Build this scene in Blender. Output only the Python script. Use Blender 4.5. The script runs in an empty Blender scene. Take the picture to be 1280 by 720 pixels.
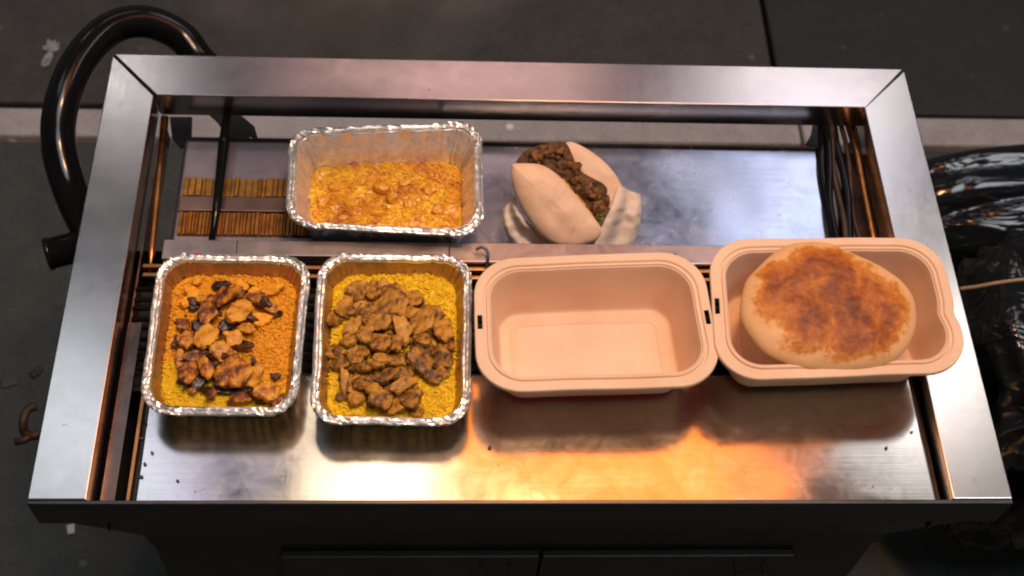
import bpy, bmesh, math, random
from mathutils import Vector, Matrix, noise
random.seed(7)
col = bpy.context.scene.collection
sc = bpy.context.scene
R = math.radians
# ------------------------------------------------------------------ camera frame (solved from the cart's rectangular rim)
CAM = Vector((-0.08867, -0.46617, 1.08208)); FPX = 1600.0
RV = Vector((0.99818, -0.02474, 0.05493)); UV = Vector((-0.00883, 0.84187, 0.53962)); FV = Vector((0.05960, 0.53912, -0.84012))
GZ = -0.90
def P(px, py, z):                       # surveyed point of the photograph at height z (metres, 0 = top of the cart's rim)
    d = FV + RV*((px-640)/FPX) - UV*((py-360)/FPX)
    return CAM + d*((z-CAM.z)/d.z)
def N(p, s=1.0, seed=0.0): return noise.noise(Vector((p[0]*s+seed, p[1]*s-seed, p[2]*s+seed*.5)))

# ------------------------------------------------------------------ materials
def new_mat(name):
    m = bpy.data.materials.new(name); m.use_nodes = True
    nt = m.node_tree; b = nt.nodes['Principled BSDF']
    return m, nt, b
def nd(nt, t, **kw):
    n = nt.nodes.new(t)
    for k, v in kw.items(): setattr(n, k, v)
    return n
def coords(nt, scale=(1,1,1), kind='Object'):
    tc = nd(nt, 'ShaderNodeTexCoord'); mp = nd(nt, 'ShaderNodeMapping'); mp.inputs['Scale'].default_value = scale
    nt.links.new(tc.outputs[kind], mp.inputs[0]); return mp.outputs[0]
def noise_n(nt, vec, scale, detail=4, rough=.55, dist=0.0):
    n = nd(nt, 'ShaderNodeTexNoise'); n.inputs['Scale'].default_value = scale; n.inputs['Detail'].default_value = detail
    n.inputs['Roughness'].default_value = rough; n.inputs['Distortion'].default_value = dist
    nt.links.new(vec, n.inputs['Vector']); return n.outputs['Fac']
def ramp(nt, fac, stops):
    r = nd(nt, 'ShaderNodeValToRGB'); e = r.color_ramp.elements
    while len(e) < len(stops): e.new(.5)
    for i, (p, c) in enumerate(stops):
        e[i].position = p; e[i].color = (*c, 1) if len(c) == 3 else c
    nt.links.new(fac, r.inputs[0]); return r.outputs[0]
def mrange(nt, fac, a, b, lo=0., hi=1.):
    r = nd(nt, 'ShaderNodeMapRange'); r.inputs[1].default_value = lo; r.inputs[2].default_value = hi
    r.inputs[3].default_value = a; r.inputs[4].default_value = b
    nt.links.new(fac, r.inputs[0]); return r.outputs[0]
def bump(nt, b, h, strength=.3, dist=.001, prev=None):
    n = nd(nt, 'ShaderNodeBump'); n.inputs['Strength'].default_value = strength; n.inputs['Distance'].default_value = dist
    nt.links.new(h, n.inputs['Height'])
    if prev is not None: nt.links.new(prev, n.inputs['Normal'])
    nt.links.new(n.outputs[0], b.inputs['Normal']); return n.outputs[0]
def mixc(nt, fac, a, b, mode='MIX'):
    n = nd(nt, 'ShaderNodeMix', data_type='RGBA', blend_type=mode)
    for i, v in ((0, fac), (6, a), (7, b)):
        if isinstance(v, (int, float)): n.inputs[i].default_value = v
        elif isinstance(v, tuple): n.inputs[i].default_value = (*v, 1)
        else: nt.links.new(v, n.inputs[i])
    return n.outputs[2]

def steel(name, base, rlo, rhi, brush=(4, 300, 60), bstr=.05, smudge=.35):
    m, nt, b = new_mat(name)
    b.inputs['Metallic'].default_value = 1
    obj = coords(nt); st = coords(nt, brush)
    big = noise_n(nt, obj, 7, 5, .6, .6); fine = noise_n(nt, st, 3, 3, .6)
    smg = noise_n(nt, obj, 32, 6, .65, 1.2)
    mul = nd(nt, 'ShaderNodeMath', operation='MULTIPLY'); nt.links.new(big, mul.inputs[0]); nt.links.new(smg, mul.inputs[1])
    nt.links.new(mrange(nt, mul.outputs[0], rlo, rhi, .12, .42), b.inputs['Roughness'])
    dark = tuple(c*(1-smudge) for c in base)
    c1 = ramp(nt, mul.outputs[0], [(.14, dark), (.38, base)])
    nt.links.new(mixc(nt, .25, c1, ramp(nt, fine, [(.3, dark), (.7, base)])), b.inputs['Base Color'])
    gr = noise_n(nt, obj, 85, 5, .75, .4); src = b.inputs['Base Color'].links[0].from_socket
    spk = ramp(nt, gr, [(.665, (0,0,0)), (.70, (1,1,1))]); nt.links.new(mixc(nt, spk, src, tuple(c*.35 for c in base)), b.inputs['Base Color'])
    p = bump(nt, b, fine, bstr, .0004)
    # sparse hair scratches
    w = nd(nt, 'ShaderNodeTexVoronoi', feature='DISTANCE_TO_EDGE'); w.inputs['Scale'].default_value = 14
    dist = nd(nt, 'ShaderNodeTexNoise'); dist.inputs['Scale'].default_value = 6; nt.links.new(obj, dist.inputs['Vector'])
    nt.links.new(mixc(nt, .35, obj, dist.outputs['Color']), w.inputs['Vector'])
    sc_ = ramp(nt, w.outputs['Distance'], [(0, (0,0,0)), (.008, (1,1,1))])
    bump(nt, b, sc_, .04, .0002, p)
    return m
M = {}
M['rim'] = steel('brushed_rim_steel', (.62,.57,.57), .20, .27, (3, 260, 60), .05, .10)
M['rim_side'] = steel('brushed_side_steel', (.62,.59,.57), .20, .27, (260, 3, 60), .05, .10)
M['plate'] = steel('worn_counter_steel', (.62,.60,.58), .13, .22, (3, 160, 30), .05, .30)
M['deck'] = steel('deck_steel', (.50,.55,.67), .18, .32, (3, 200, 30), .06, .30)
M['bar'] = steel('bar_steel', (.50,.43,.43), .28, .42, (3, 260, 60), .05, .25)
M['fascia'] = steel('dark_fascia_steel', (.10,.10,.105), .25, .45, (3, 100, 260), .05, .3)
M['orange_lit'] = steel('orange_lit_steel', (.62,.30,.12), .25, .45, (3, 100, 60), .05, .5)  # orange of the reflected light put into the steel's colour
M['inner'] = steel('dark_inner_steel', (.22,.16,.14), .22, .42, (60, 4, 8), .08, .6)  # dark brown steel inside the frame

def simple(name, base, rough=.5, metal=0., var=.25, scale=30, bs=.2, bd=.0006, coat=0., sub=0.):
    m, nt, b = new_mat(name)
    o = coords(nt); n1 = noise_n(nt, o, scale, 5, .6)
    dk = tuple(c*(1-var) for c in base); lt = tuple(min(1, c*(1+var)) for c in base)
    nt.links.new(ramp(nt, n1, [(.3, dk), (.7, lt)]), b.inputs['Base Color'])
    b.inputs['Roughness'].default_value = rough; b.inputs['Metallic'].default_value = metal
    b.inputs['Coat Weight'].default_value = coat; b.inputs['Coat Roughness'].default_value = .1
    if sub:
        b.inputs['Subsurface Weight'].default_value = sub; b.inputs['Subsurface Scale'].default_value = .004
        b.inputs['Subsurface Radius'].default_value = (1, .5, .2)
    bump(nt, b, noise_n(nt, o, scale*4, 4, .6), bs, bd)
    return m
M['black'] = simple('black_painted_metal', (.012,.012,.013), .45, 0, .4, 18, .2)
M['dark_panel'] = simple('dark_panel_metal', (.020,.021,.020), .42, .3, .4, 9, .1)
M['rod'] = simple('sooty_grate_iron', (.030,.022,.018), .42, .6, .5, 60, .4)
M['rubber'] = simple('black_rubber_hose', (.006,.006,.007), .14, 0, .3, 30, .06, .0005); M['rubber'].node_tree.nodes['Principled BSDF'].inputs['Specular IOR Level'].default_value = .28
M['wall_streak'] = simple('brown_streak', (.045,.028,.018), .28, 0, .5, 50, .2)  # brown of the streaks reflected in the right wall
M['gold'] = simple('gold_reflection', (.50,.24,.045), .33, .8, .45, 90, .2)  # golden tone of the reflected stripes put into the colour
M['gold2'] = simple('orange_reflection', (.42,.17,.035), .35, .8, .45, 90, .2)  # deeper orange row of the same reflected stripes
M['rust'] = simple('rusty_iron', (.045,.022,.012), .6, .4, .6, 80, .6, .001)
M['paper'] = simple('white_paper', (.68,.64,.60), .7, 0, .08, 40, .2)
M['pink'] = simple('pink_plastic', (.6,.05,.12), .4)
M['cord'] = simple('tan_cord', (.36,.24,.14), .7)
M['flake'] = simple('dark_plastic_flake', (.035,.033,.030), .5, 0, .5, 60, .4)
M['blue_hook'] = simple('blue_wire', (.10,.13,.20), .35, .6)

# foil: crinkled aluminium
def foil(name, base, cr=.8, vs=130, met=.92, ro=.22):
    m, nt, b = new_mat(name); b.inputs['Metallic'].default_value = met
    b.inputs['Roughness'].default_value = ro
    o = coords(nt)
    v = nd(nt, 'ShaderNodeTexVoronoi', feature='F1'); v.inputs['Scale'].default_value = vs; nt.links.new(o, v.inputs['Vector'])
    n1 = noise_n(nt, o, vs*1.6, 5, .7, .8)
    nt.links.new(mixc(nt, .25, base, ramp(nt, n1, [(.42, tuple(c*.25 for c in base)), (.56, base)])), b.inputs['Base Color'])  # dark flecks in the crinkle hollows: reflection tone put into the colour
    p = bump(nt, b, n1, cr, .0022)
    bump(nt, b, v.outputs['Distance'], cr*.6, .0016, p)
    return m
M['foil_rim'] = foil('crinkled_foil_rim', (.96,.95,.94), .22, 150, .80, .26)
M['foil'] = foil('foil_wall', (.95,.93,.91), .2, 60, .62, .26)

# moulded fibre
def fibre():
    m, nt, b = new_mat('moulded_fibre'); o = coords(nt)
    n1 = noise_n(nt, o, 14, 5, .6); n2 = noise_n(nt, o, 420, 3, .6)
    nt.links.new(ramp(nt, n1, [(.3, (.80,.55,.39)), (.7, (.90,.65,.48))]), b.inputs['Base Color'])
    b.inputs['Roughness'].default_value = .62
    b.inputs['Subsurface Weight'].default_value = .15; b.inputs['Subsurface Scale'].default_value = .003
    p = bump(nt, b, n2, .25, .0005); bump(nt, b, n1, .3, .002, p)
    return m
M['fibre'] = fibre()

def pita_mat(name, brown=True):
    m, nt, b = new_mat(name); o = coords(nt)
    b.inputs['Roughness'].default_value = .55
    b.inputs['Subsurface Weight'].default_value = .2; b.inputs['Subsurface Scale'].default_value = .0012; b.inputs['Subsurface Radius'].default_value = (1,.5,.25)
    n1 = noise_n(nt, o, 48, 9, .74, .5); n2 = noise_n(nt, o, 160, 5, .7); nb = noise_n(nt, o, 15, 4, .6, .6)
    if brown:
        g = nd(nt, 'ShaderNodeAttribute', attribute_name='crust')
        a = nd(nt, 'ShaderNodeMath', operation='MULTIPLY_ADD'); nt.links.new(n1, a.inputs[0]); a.inputs[1].default_value = 2.5; nt.links.new(g.outputs['Fac'], a.inputs[2])
        a2 = nd(nt, 'ShaderNodeMath', operation='MULTIPLY_ADD'); nt.links.new(n2, a2.inputs[0]); a2.inputs[1].default_value = 1.2; nt.links.new(a.outputs[0], a2.inputs[2])
        a3 = nd(nt, 'ShaderNodeMath', operation='MULTIPLY_ADD'); nt.links.new(nb, a3.inputs[0]); a3.inputs[1].default_value = 2.6; nt.links.new(a2.outputs[0], a3.inputs[2])
        s = nd(nt, 'ShaderNodeMapRange'); s.inputs[1].default_value = 2.55; s.inputs[2].default_value = 5.75; nt.links.new(a3.outputs[0], s.inputs[0])
        c = ramp(nt, s.outputs[0], [(.36, (.82,.50,.25)), (.43, (.76,.38,.12)), (.49, (.62,.24,.04)), (.59, (.50,.155,.018)), (.70, (.33,.085,.010)), (.86, (.13,.03,.008))])
    else:
        c = ramp(nt, n1, [(.35, (.86,.63,.47)), (.60, (.80,.54,.37)), (.70, (.66,.36,.17))])
    nt.links.new(c, b.inputs['Base Color'])
    p = bump(nt, b, n2, .25, .0012); bump(nt, b, n1, .35, .003, p)
    return m
M['pita'] = pita_mat('griddled_bread'); M['pita_plain'] = pita_mat('soft_bread', False)

def food(name, stops, scale=60, rough=.4, obj_rand=True, coat=.3, sub=.15, bs=.6):
    m, nt, b = new_mat(name); o = coords(nt)
    n1 = noise_n(nt, o, scale, 5, .65, .3)
    f = n1
    if obj_rand:
        oi = nd(nt, 'ShaderNodeObjectInfo')
        a = nd(nt, 'ShaderNodeMath', operation='MULTIPLY_ADD'); nt.links.new(oi.outputs['Random'], a.inputs[0]); a.inputs[1].default_value = .22
        s = nd(nt, 'ShaderNodeMath', operation='SUBTRACT'); nt.links.new(n1, s.inputs[0]); s.inputs[1].default_value = .11
        nt.links.new(s.outputs[0], a.inputs[2]); f = a.outputs[0]
    nt.links.new(ramp(nt, f, stops), b.inputs['Base Color'])
    b.inputs['Roughness'].default_value = rough; b.inputs['Coat Weight'].default_value = coat; b.inputs['Coat Roughness'].default_value = .25
    b.inputs['Subsurface Weight'].default_value = sub; b.inputs['Subsurface Scale'].default_value = .003; b.inputs['Subsurface Radius'].default_value = (1,.4,.1)
    bump(nt, b, noise_n(nt, o, scale*5, 4, .65), bs, .0012)
    return m
M['gyro'] = food('brown_sliced_meat', [(.27,(.040,.016,.003)),(.38,(.17,.070,.008)),(.50,(.46,.20,.016)),(.66,(.68,.35,.045))], 120, .5, sub=.03, coat=.15, bs=.9)
M['chicken'] = food('roast_chicken', [(.32,(.05,.012,.004)),(.42,(.26,.07,.012)),(.55,(.70,.29,.020)),(.70,(.86,.45,.05))], 85, .5, coat=.15, sub=.06)
M['char'] = food('charred_scrap', [(.3,(.012,.006,.004)),(.55,(.07,.022,.008)),(.75,(.20,.06,.012))], 90)
M['rice_y'] = food('yellow_rice', [(.35,(.98,.54,.004)),(.65,(1.0,.72,.012))], 240, .45, False, .1, .25)
M['rice_o'] = food('orange_rice', [(.35,(.90,.32,.008)),(.65,(1.0,.50,.02))], 240, .45, False, .1, .25)
M['curry'] = food('curried_rice', [(.32,(.40,.12,.012)),(.42,(.70,.28,.015)),(.54,(.88,.44,.015)),(.66,(.98,.60,.02))], 30, .4, False, .35, .25)
M['filling'] = food('dark_meat_filling', [(.32,(.03,.012,.004)),(.5,(.11,.045,.012)),(.7,(.24,.11,.03))], 130, .65, coat=0)
M['sauce'] = food('yellow_sauce', [(.35,(.50,.22,.02)),(.65,(.72,.40,.04))], 90, obj_rand=False)
M['green'] = food('lettuce', [(.35,(.05,.10,.01)),(.65,(.20,.26,.04))], 90, obj_rand=False)

def grease_glow_foil():      # grease and orange reflected from the food, both put into the wall colour
    m = foil('grease_and_glow_wall', (.52,.36,.17), .3, 90, .8, .38); return m
M['foil_grease_glow'] = grease_glow_foil()

def bag_mat():
    m, nt, b = new_mat('black_bag_plastic'); o = coords(nt)
    b.inputs['Base Color'].default_value = (.008,.009,.011,1); b.inputs['Roughness'].default_value = .13
    b.inputs['Specular IOR Level'].default_value = .6
    n1 = noise_n(nt, coords(nt, (4, 14, 14)), 1.6, 2.5, .5, 1.2)
    bump(nt, b, n1, .45, .02)
    return m
M['bag'] = bag_mat()

def pavement(name, c0, c1, seed, rough=.8):
    m, nt, b = new_mat(name); o = coords(nt)
    n1 = noise_n(nt, o, 2.3+seed, 7, .62, .3); n2 = noise_n(nt, o, 190, 4, .7); n3 = noise_n(nt, o, 14, 6, .7, .6)
    c = ramp(nt, n1, [(.3, c0), (.7, c1)])
    c = mixc(nt, .5, c, ramp(nt, n3, [(.35, tuple(x*.5 for x in c0)), (.62, c1)]))
    v = nd(nt, 'ShaderNodeTexVoronoi'); v.inputs['Scale'].default_value = 9; nt.links.new(o, v.inputs['Vector'])
    spots = ramp(nt, v.outputs['Distance'], [(.05, (1,1,1)), (.09, (0,0,0))])
    c = mixc(nt, spots, c, tuple(min(1, x*2.2) for x in c1))
    c = mixc(nt, .35, c, ramp(nt, n2, [(.3, tuple(x*.5 for x in c0)), (.7, tuple(x*1.5 for x in c1))]))
    nt.links.new(c, b.inputs['Base Color'])
    nt.links.new(mrange(nt, n3, rough-.25, rough+.1), b.inputs['Roughness'])
    p = bump(nt, b, n2, .5, .003); bump(nt, b, n3, .4, .004, p)
    return m
M['pave'] = pavement('worn_pavement', (.024,.022,.019), (.070,.063,.056), 0)
M['pave2'] = pavement('dark_pavement', (.018,.019,.019), (.028,.029,.029), 1)
M['road'] = pavement('asphalt', (.020,.023,.022), (.068,.074,.066), 2)
M['kerb'] = pavement('pale_kerb_stone', (.33,.30,.30), (.45,.41,.40), 3)

def glass_mat():
    m, nt, b = new_mat('clear_glass')
    b.inputs['Base Color'].default_value = (.93,.95,.95,1); b.inputs['Roughness'].default_value = .02
    b.inputs['Transmission Weight'].default_value = 1; b.inputs['IOR'].default_value = 1.45
    return m
M['glass'] = glass_mat()

# ------------------------------------------------------------------ object helpers
def link(name, me, mats, parent=None, smooth=False):
    o = bpy.data.objects.new(name, me); col.objects.link(o)
    for m in (mats if isinstance(mats, (list, tuple)) else [mats]): me.materials.append(m)
    if smooth:
        for p in me.polygons: p.use_smooth = True
    if parent is not None:
        o.parent = parent; o.matrix_parent_inverse = Matrix.Translation(-parent.location)
    return o
def mesh(name, vs, fs, mats, parent=None, smooth=False, origin=None):
    me = bpy.data.meshes.new(name)
    if origin is None: me.from_pydata([tuple(v) for v in vs], [], fs)
    else: me.from_pydata([tuple(Vector(v)-Vector(origin)) for v in vs], [], fs)
    me.update()
    o = link(name, me, mats, parent, smooth)
    if origin is not None: o.location = origin
    return o
def empty(name, loc, label, cat, group=None):
    o = bpy.data.objects.new(name, None); col.objects.link(o); o.location = loc; o.empty_display_size = .03
    return tag(o, label, cat, group)
def tag(o, label=None, cat=None, group=None, kind=None):
    if label: o['label'] = label
    if cat: o['category'] = cat
    if group: o['group'] = group
    if kind: o['kind'] = kind
    return o
def bevel(o, w=.001, seg=2):
    m = o.modifiers.new('bevel', 'BEVEL'); m.width = w; m.segments = seg; m.limit_method = 'ANGLE'; m.angle_limit = R(35); m.harden_normals = False
    return o
def prism(quad, dz, vs, fs):            # quad = top points (ccw or cw), extruded down by dz
    n = len(vs); k = len(quad)
    q = [Vector(p) for p in quad]
    area = sum(q[i].x*q[(i+1)%k].y-q[(i+1)%k].x*q[i].y for i in range(k))
    if area < 0: q.reverse()
    vs += q + [p-Vector((0,0,dz)) for p in q]
    fs.append(tuple(range(n, n+k))); fs.append(tuple(range(n+2*k-1, n+k-1, -1)))
    for i in range(k):
        j = (i+1) % k; fs.append((n+i, n+k+i, n+k+j, n+j))
def box(c0, c1, vs, fs):
    x0,y0,z0 = c0; x1,y1,z1 = c1
    prism([(x0,y0,z1),(x1,y0,z1),(x1,y1,z1),(x0,y1,z1)], z1-z0, vs, fs)
def tube_into(pts, rad, vs, fs, seg=10, cap=True):
    pts = [Vector(p) for p in pts]; n0 = len(vs); up = Vector((0,0,1)); prev = None
    for i, p in enumerate(pts):
        t = (pts[min(i+1, len(pts)-1)]-pts[max(i-1, 0)]).normalized()
        if prev is None:
            a = t.cross(up) if abs(t.dot(up)) < .95 else t.cross(Vector((1,0,0)))
        else: a = prev - t*prev.dot(t)
        a.normalize(); prev = a; b_ = t.cross(a); r = rad[i] if isinstance(rad, (list, tuple)) else rad
        for k in range(seg):
            an = 2*math.pi*k/seg; vs.append(p + a*(r*math.cos(an)) + b_*(r*math.sin(an)))
    for i in range(len(pts)-1):
        for k in range(seg):
            k2 = (k+1) % seg; fs.append((n0+i*seg+k, n0+(i+1)*seg+k, n0+(i+1)*seg+k2, n0+i*seg+k2))
    if cap:
        fs.append(tuple(n0+k for k in range(seg))); e = n0+(len(pts)-1)*seg; fs.append(tuple(e+k for k in range(seg-1, -1, -1)))
def catmull(pts, sub=8):
    pts = [Vector(p) for p in pts]; out = []
    for i in range(len(pts)-1):
        p0, p1, p2, p3 = pts[max(i-1,0)], pts[i], pts[i+1], pts[min(i+2, len(pts)-1)]
        for k in range(sub):
            t = k/sub
            out.append(.5*((2*p1)+(p2-p0)*t+(2*p0-5*p1+4*p2-p3)*t*t+(3*p1-p0-3*p2+p3)*t**3))
    out.append(pts[-1]); return out

# ------------------------------------------------------------------ ground
def sheet(name, x0, x1, y0, y1, z, mat, label=None):
    o = mesh(name, [(x0,y0,z),(x1,y0,z),(x1,y1,z),(x0,y1,z)], [(0,1,2,3)], mat); o['kind'] = 'structure'; return o
def slabs(name, x0, x1, y0, y1, z, h, mat):
    vs, fs = [], []; box((x0,y0,z-h),(x1,y1,z), vs, fs)
    o = mesh(name, vs, fs, mat); bevel(o, .006, 2); o['kind'] = 'structure'; return o
sheet('road', -40, 40, -30, 1.16, GZ-.022, M['road'])
a = slabs('kerb', -30, .655, 1.155, 1.225, GZ, .10, M['kerb']); a.rotation_euler.z = R(.35)
b = slabs('kerb', .661, 30, 1.155, 1.228, GZ, .10, M['kerb']); b.rotation_euler.z = R(.35)
slabs('pavement', -30, .615, 1.236, 40, GZ-.003, .10, M['pave'])
slabs('pavement', .625, 30, 1.245, 40, GZ-.004, .10, M['pave2'])
sheet('ground', -40, 40, 1.0, 60, GZ-.09, M['road'])
# pale splat on the pavement
def splat(px, py, r, seed):
    c = P(px, py, GZ+.001); vs = [c]; n = 40
    for i in range(n):
        a_ = 2*math.pi*i/n; rr = r*(.7+.9*N((math.cos(a_), math.sin(a_), seed), 1.7))*(1+.4*abs(math.sin(a_*2.5)))
        vs.append(c+Vector((rr*math.cos(a_)*.8, rr*1.2*math.sin(a_), 0)))
    return vs, [(0, i+1, (i+1) % n+1) for i in range(n)]
vs, fs = splat(65, 62, .026, 3.3)
v2, f2 = splat(57, 77, .010, 6.1); fs += [tuple(i+len(vs) for i in f) for f in f2]; vs += v2
o = mesh('splat', vs, fs, simple('dried_white_splat', (.26,.26,.26), .7, 0, .4, 50)); tag(o, 'small pale dried splat on the dark pavement beside the hose', 'stain')
def scrap(name, px, py, z, s, mat, label, cat, rot=0, bend=.3):
    c = P(px, py, z); vs = []; fs = []; n = 7
    for j in range(n):
        for i in range(n):
            x, y = (i/(n-1)-.5)*s[0], (j/(n-1)-.5)*s[1]
            zz = bend*s[0]*(.5+N((x*30, y*30, rot), 1)) + .002
            vs.append(c + Matrix.Rotation(rot, 3, 'Z') @ Vector((x*(1+.3*N((y*40, 0, rot))), y, zz)))
    for j in range(n-1):
        for i in range(n-1): fs.append((j*n+i, j*n+i+1, (j+1)*n+i+1, (j+1)*n+i))
    o = mesh(name, vs, fs, mat, smooth=True, origin=tuple(c)); m = o.modifiers.new('s', 'SOLIDIFY'); m.thickness = .0012
    tag(o, label, cat); return o
scrap('paper_scrap', 1010, 717, GZ, (.030,.045), M['paper'], 'torn white paper scrap on the road below the cart front', 'scrap', .6, .4)
scrap('litter_flake', 89, 662, GZ-.02, (.012,.016), M['paper'], 'tiny pale litter flake on the road below the front left corner', 'litter', .2)
scrap('litter_flake', 46, 466, GZ-.02, (.022,.012), M['flake'], 'tiny dark litter flake on the road left of the rim', 'litter', .9)
scrap('leaf', 12, 478, GZ-.02, (.030,.018), simple('dry_leaf', (.07,.065,.045), .7), 'small dull dry leaf on the road at the left edge', 'leaf', .3, .1)

# ------------------------------------------------------------------ the cart
cart = empty('food_cart', (0, .27, GZ-.02), 'stainless steel food cart with open topped counter and mitred rim', 'food cart')
g = .0006
XO, XI, YB, YBI = .450, .396, .534, .4745
def top(poly, h, name, mat, parent=cart, bw=.0012):
    vs, fs = [], []; prism(poly, h, vs, fs); o = mesh(name, vs, fs, mat, parent); bevel(o, bw, 3); return o
top([(-XO,.0,0),(-XI-.002,.0,0),(-XI-.002,YBI,0),(-XO,YB-.002,0)], .034, 'rim', M['rim_side'])
top([(-XO+g,YB,0),(XO-g,YB,0),(XI-g,YBI+g,0),(-XI+g,YBI+g,0)], .034, 'rim', M['rim'])
top([(XI-.003,.0,0),(XO,.0,0),(XO,YB-.002,0),(XI-.003,YBI,0)], .034, 'rim', M['rim_side'])
# front counter plate
PZ = -.020
o = top([(-.366,.001,PZ),(.390,.001,PZ),(.390,.135,PZ),(-.366,.135,PZ)], .003, 'counter_plate', M['plate'], bw=.0008)
# gentle waviness so that reflections flow as on real sheet metal
def wavy_plate(x0,x1,y0,y1,z,amp,name,mat,seed,parent=cart,nx=120,ny=40,edge=.004):
    vs, fs = [], []
    for j in range(ny+1):
        for i in range(nx+1):
            x = x0+(x1-x0)*i/nx; y = y0+(y1-y0)*j/ny
            e = min(1, 8*min(i/nx, 1-i/nx, j/ny, 1-j/ny))
            vs.append((x, y, z+e*amp*(N((x,y,seed), 7)+.5*N((x,y,seed+3), 19))))
    n = nx+1
    for j in range(ny):
        for i in range(nx): fs.append((j*n+i, j*n+i+1, (j+1)*n+i+1, (j+1)*n+i))
    o = mesh(name, vs, fs, mat, parent, smooth=True); m = o.modifiers.new('s', 'SOLIDIFY'); m.thickness = edge; m.offset = -1
    return o
bpy.data.objects.remove(o)
wavy_plate(-.364,.389,.001,.140,PZ,.0009,'counter_plate',M['plate'],1.7)
# fascia, skirt and body
vs, fs = [], []; box((-XO,-.004,-.046),(XO,.0,-.0015), vs, fs); bevel(mesh('fascia', vs, fs, M['fascia'], cart), .0008)
vs, fs = [], []                                       # outer side walls of the slab and back wall of the slab
box((-XO,.0005,-.046),(-XO+.004,YB-.0005,-.0345), vs, fs); mesh('side_band', vs, fs, M['black'], cart); vs, fs = [], []; box((XO-.004,.0005,-.046),(XO,YB-.0005,-.0345), vs, fs)
mesh('side_band', vs, fs, M['black'], cart)
vs, fs = [], []                                       # tapering hopper below the slab, open inside at the back
def frust(z0, x0, ya, yb, z1, x1, yc, yd):
    n = len(vs); vs.extend([(-x0,ya,z0),(x0,ya,z0),(x0,yb,z0),(-x0,yb,z0),(-x1,yc,z1),(x1,yc,z1),(x1,yd,z1),(-x1,yd,z1)])
    for i in range(4): fs.append((n+i, n+4+i, n+4+(i+1)%4, n+(i+1)%4))
frust(-.0462, XO-.004, .001, .30, -.135, .375, .020, .30)
frust(-.135, .375, .020, .30, -.16, .372, .020, .30)
mesh('skirt', vs, fs, M['black'], cart)
vs, fs = [], []; box((-.372,.022,GZ+.08),(.372,.30,-.162), vs, fs); bevel(mesh('body', vs, fs, M['black'], cart), .003)
for x0, x1 in ((-.245,.0215),(.0235,.290)):
    vs, fs = [], []; box((x0,.012,GZ+.12),(x1,.0215,-.178), vs, fs); d = mesh('door', vs, fs, M['dark_panel'], cart); bevel(d, .002)
    vs, fs = [], []; xh = x1-.03
    tube_into([(xh-.03,.011,-.20),(xh-.03,-.002,-.20),(xh,-.002,-.20),(xh,.011,-.20)], .0022, vs, fs)
    h = mesh('handle', vs, fs, M['black'], d)
for sx in (-.33,.33):
    for sy in (.06,.27):
        vs, fs = [], []; tube_into([(sx-.015,sy,GZ+.028),(sx+.015,sy,GZ+.028)], .05, vs, fs, 24)
        mesh('wheel', vs, fs, M['rubber'], cart)
# pit between plate and divider
vs, fs = [], []; box((-.396,.1405,-.062),(.396,.262,-.058), vs, fs); mesh('pit_floor', vs, fs, M['black'], cart)
vs, fs = [], []
for i in range(9):
    y = .150+i*.0115; tube_into([(-.392,y,-.030-.002*(i%2)),(.390,y,-.030)], .0026, vs, fs, 8)
for x in (-.372, -.10, .16, .372): tube_into([(x,.143,-.035),(x,.252,-.035)], .003, vs, fs, 8)
mesh('grate', vs, fs, M['rod'], cart, True)
# two rails with reflected orange light in their colour + divider bar
for y0, z in ((.2505,-.018),(.2585,-.014)):
    vs, fs = [], []; box((-.385,y0,z-.006),(.39,y0+.0045,z), vs, fs); bevel(mesh('rail', vs, fs, M['orange_lit'], cart), .001)
vs, fs = [], []
box((-.366,.2655,-.026),(-.292,.289,-.0085), vs, fs); 
box((-.2918,.2705,-.026),(-.075,.289,-.0085), vs, fs); box((-.0748,.2655,-.026),(.391,.289,-.0085), vs, fs)
bevel(mesh('divider_bar', vs, fs, M['bar'], cart), .0008)
vs, fs = [], []; box((-.385,.266,-.045),(.39,.268,-.0265), vs, fs); mesh('divider_skirt', vs, fs, M['inner'], cart)
# deck
DZ = -.045
YD = .4495
wavy_plate(-.368,-.085,.2895,YD,DZ,.0004,'deck_sheet',steel('hazed_deck', (.40,.36,.40), .38, .5, (3,200,30), .05, .2),5.2,nx=60)  # haze over this half is put into its purple-grey colour
wavy_plate(-.0845,.346,.2895,YD,DZ,.0010,'deck_sheet',M['deck'],6.4)
vs, fs = [], []; box((-.370,YD+.0005,DZ-.006),(.35,YD+.0025,DZ+.0015), vs, fs); mesh('deck_lip', vs, fs, M['fascia'], cart)
# ribs and strip standing in for golden stripes reflected left on the deck
def ribs(x0, x1, y0, y1, z, mat, step, seed):
    random.seed(seed); vs, fs = [], []; x = x0
    while x < x1:
        w = step*random.uniform(.55, 1.25); h = random.uniform(.0015, .004)
        box((x, y0, z), (min(x+w*.86, x1), y1, z+h), vs, fs); x += w
    o = mesh('reflection_ribs', vs, fs, mat, cart); bevel(o, .0006, 1)
ya, yb, yc, yd = [P(280, q, DZ+.004).y for q in (222, 245, 265, 293)]
ribs(-.362,-.205,yb,ya,DZ+.001,M['gold'],.0065,5)
ribs(-.362,-.150,yd,yc,DZ+.001,M['gold2'],.0042,6)
vs, fs = [], []; box((-.364,yc+.001,DZ+.001),(-.10,yb-.001,DZ+.005), vs, fs); bevel(mesh('reflection_strip', vs, fs, steel('brown_strip', (.30,.20,.17), .3,.45), cart), .001)
# gas pipe crossing the opening
vs, fs = [], []; tube_into([(-.322,.4735,-.028),(-.322,.43,-.030),(-.322,.36,-.034),(-.3235,.292,-.036)], [.0045,.0062,.0048,.003], vs, fs, 14)
mesh('gas_pipe', vs, fs, M['rubber'], cart, True)
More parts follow.
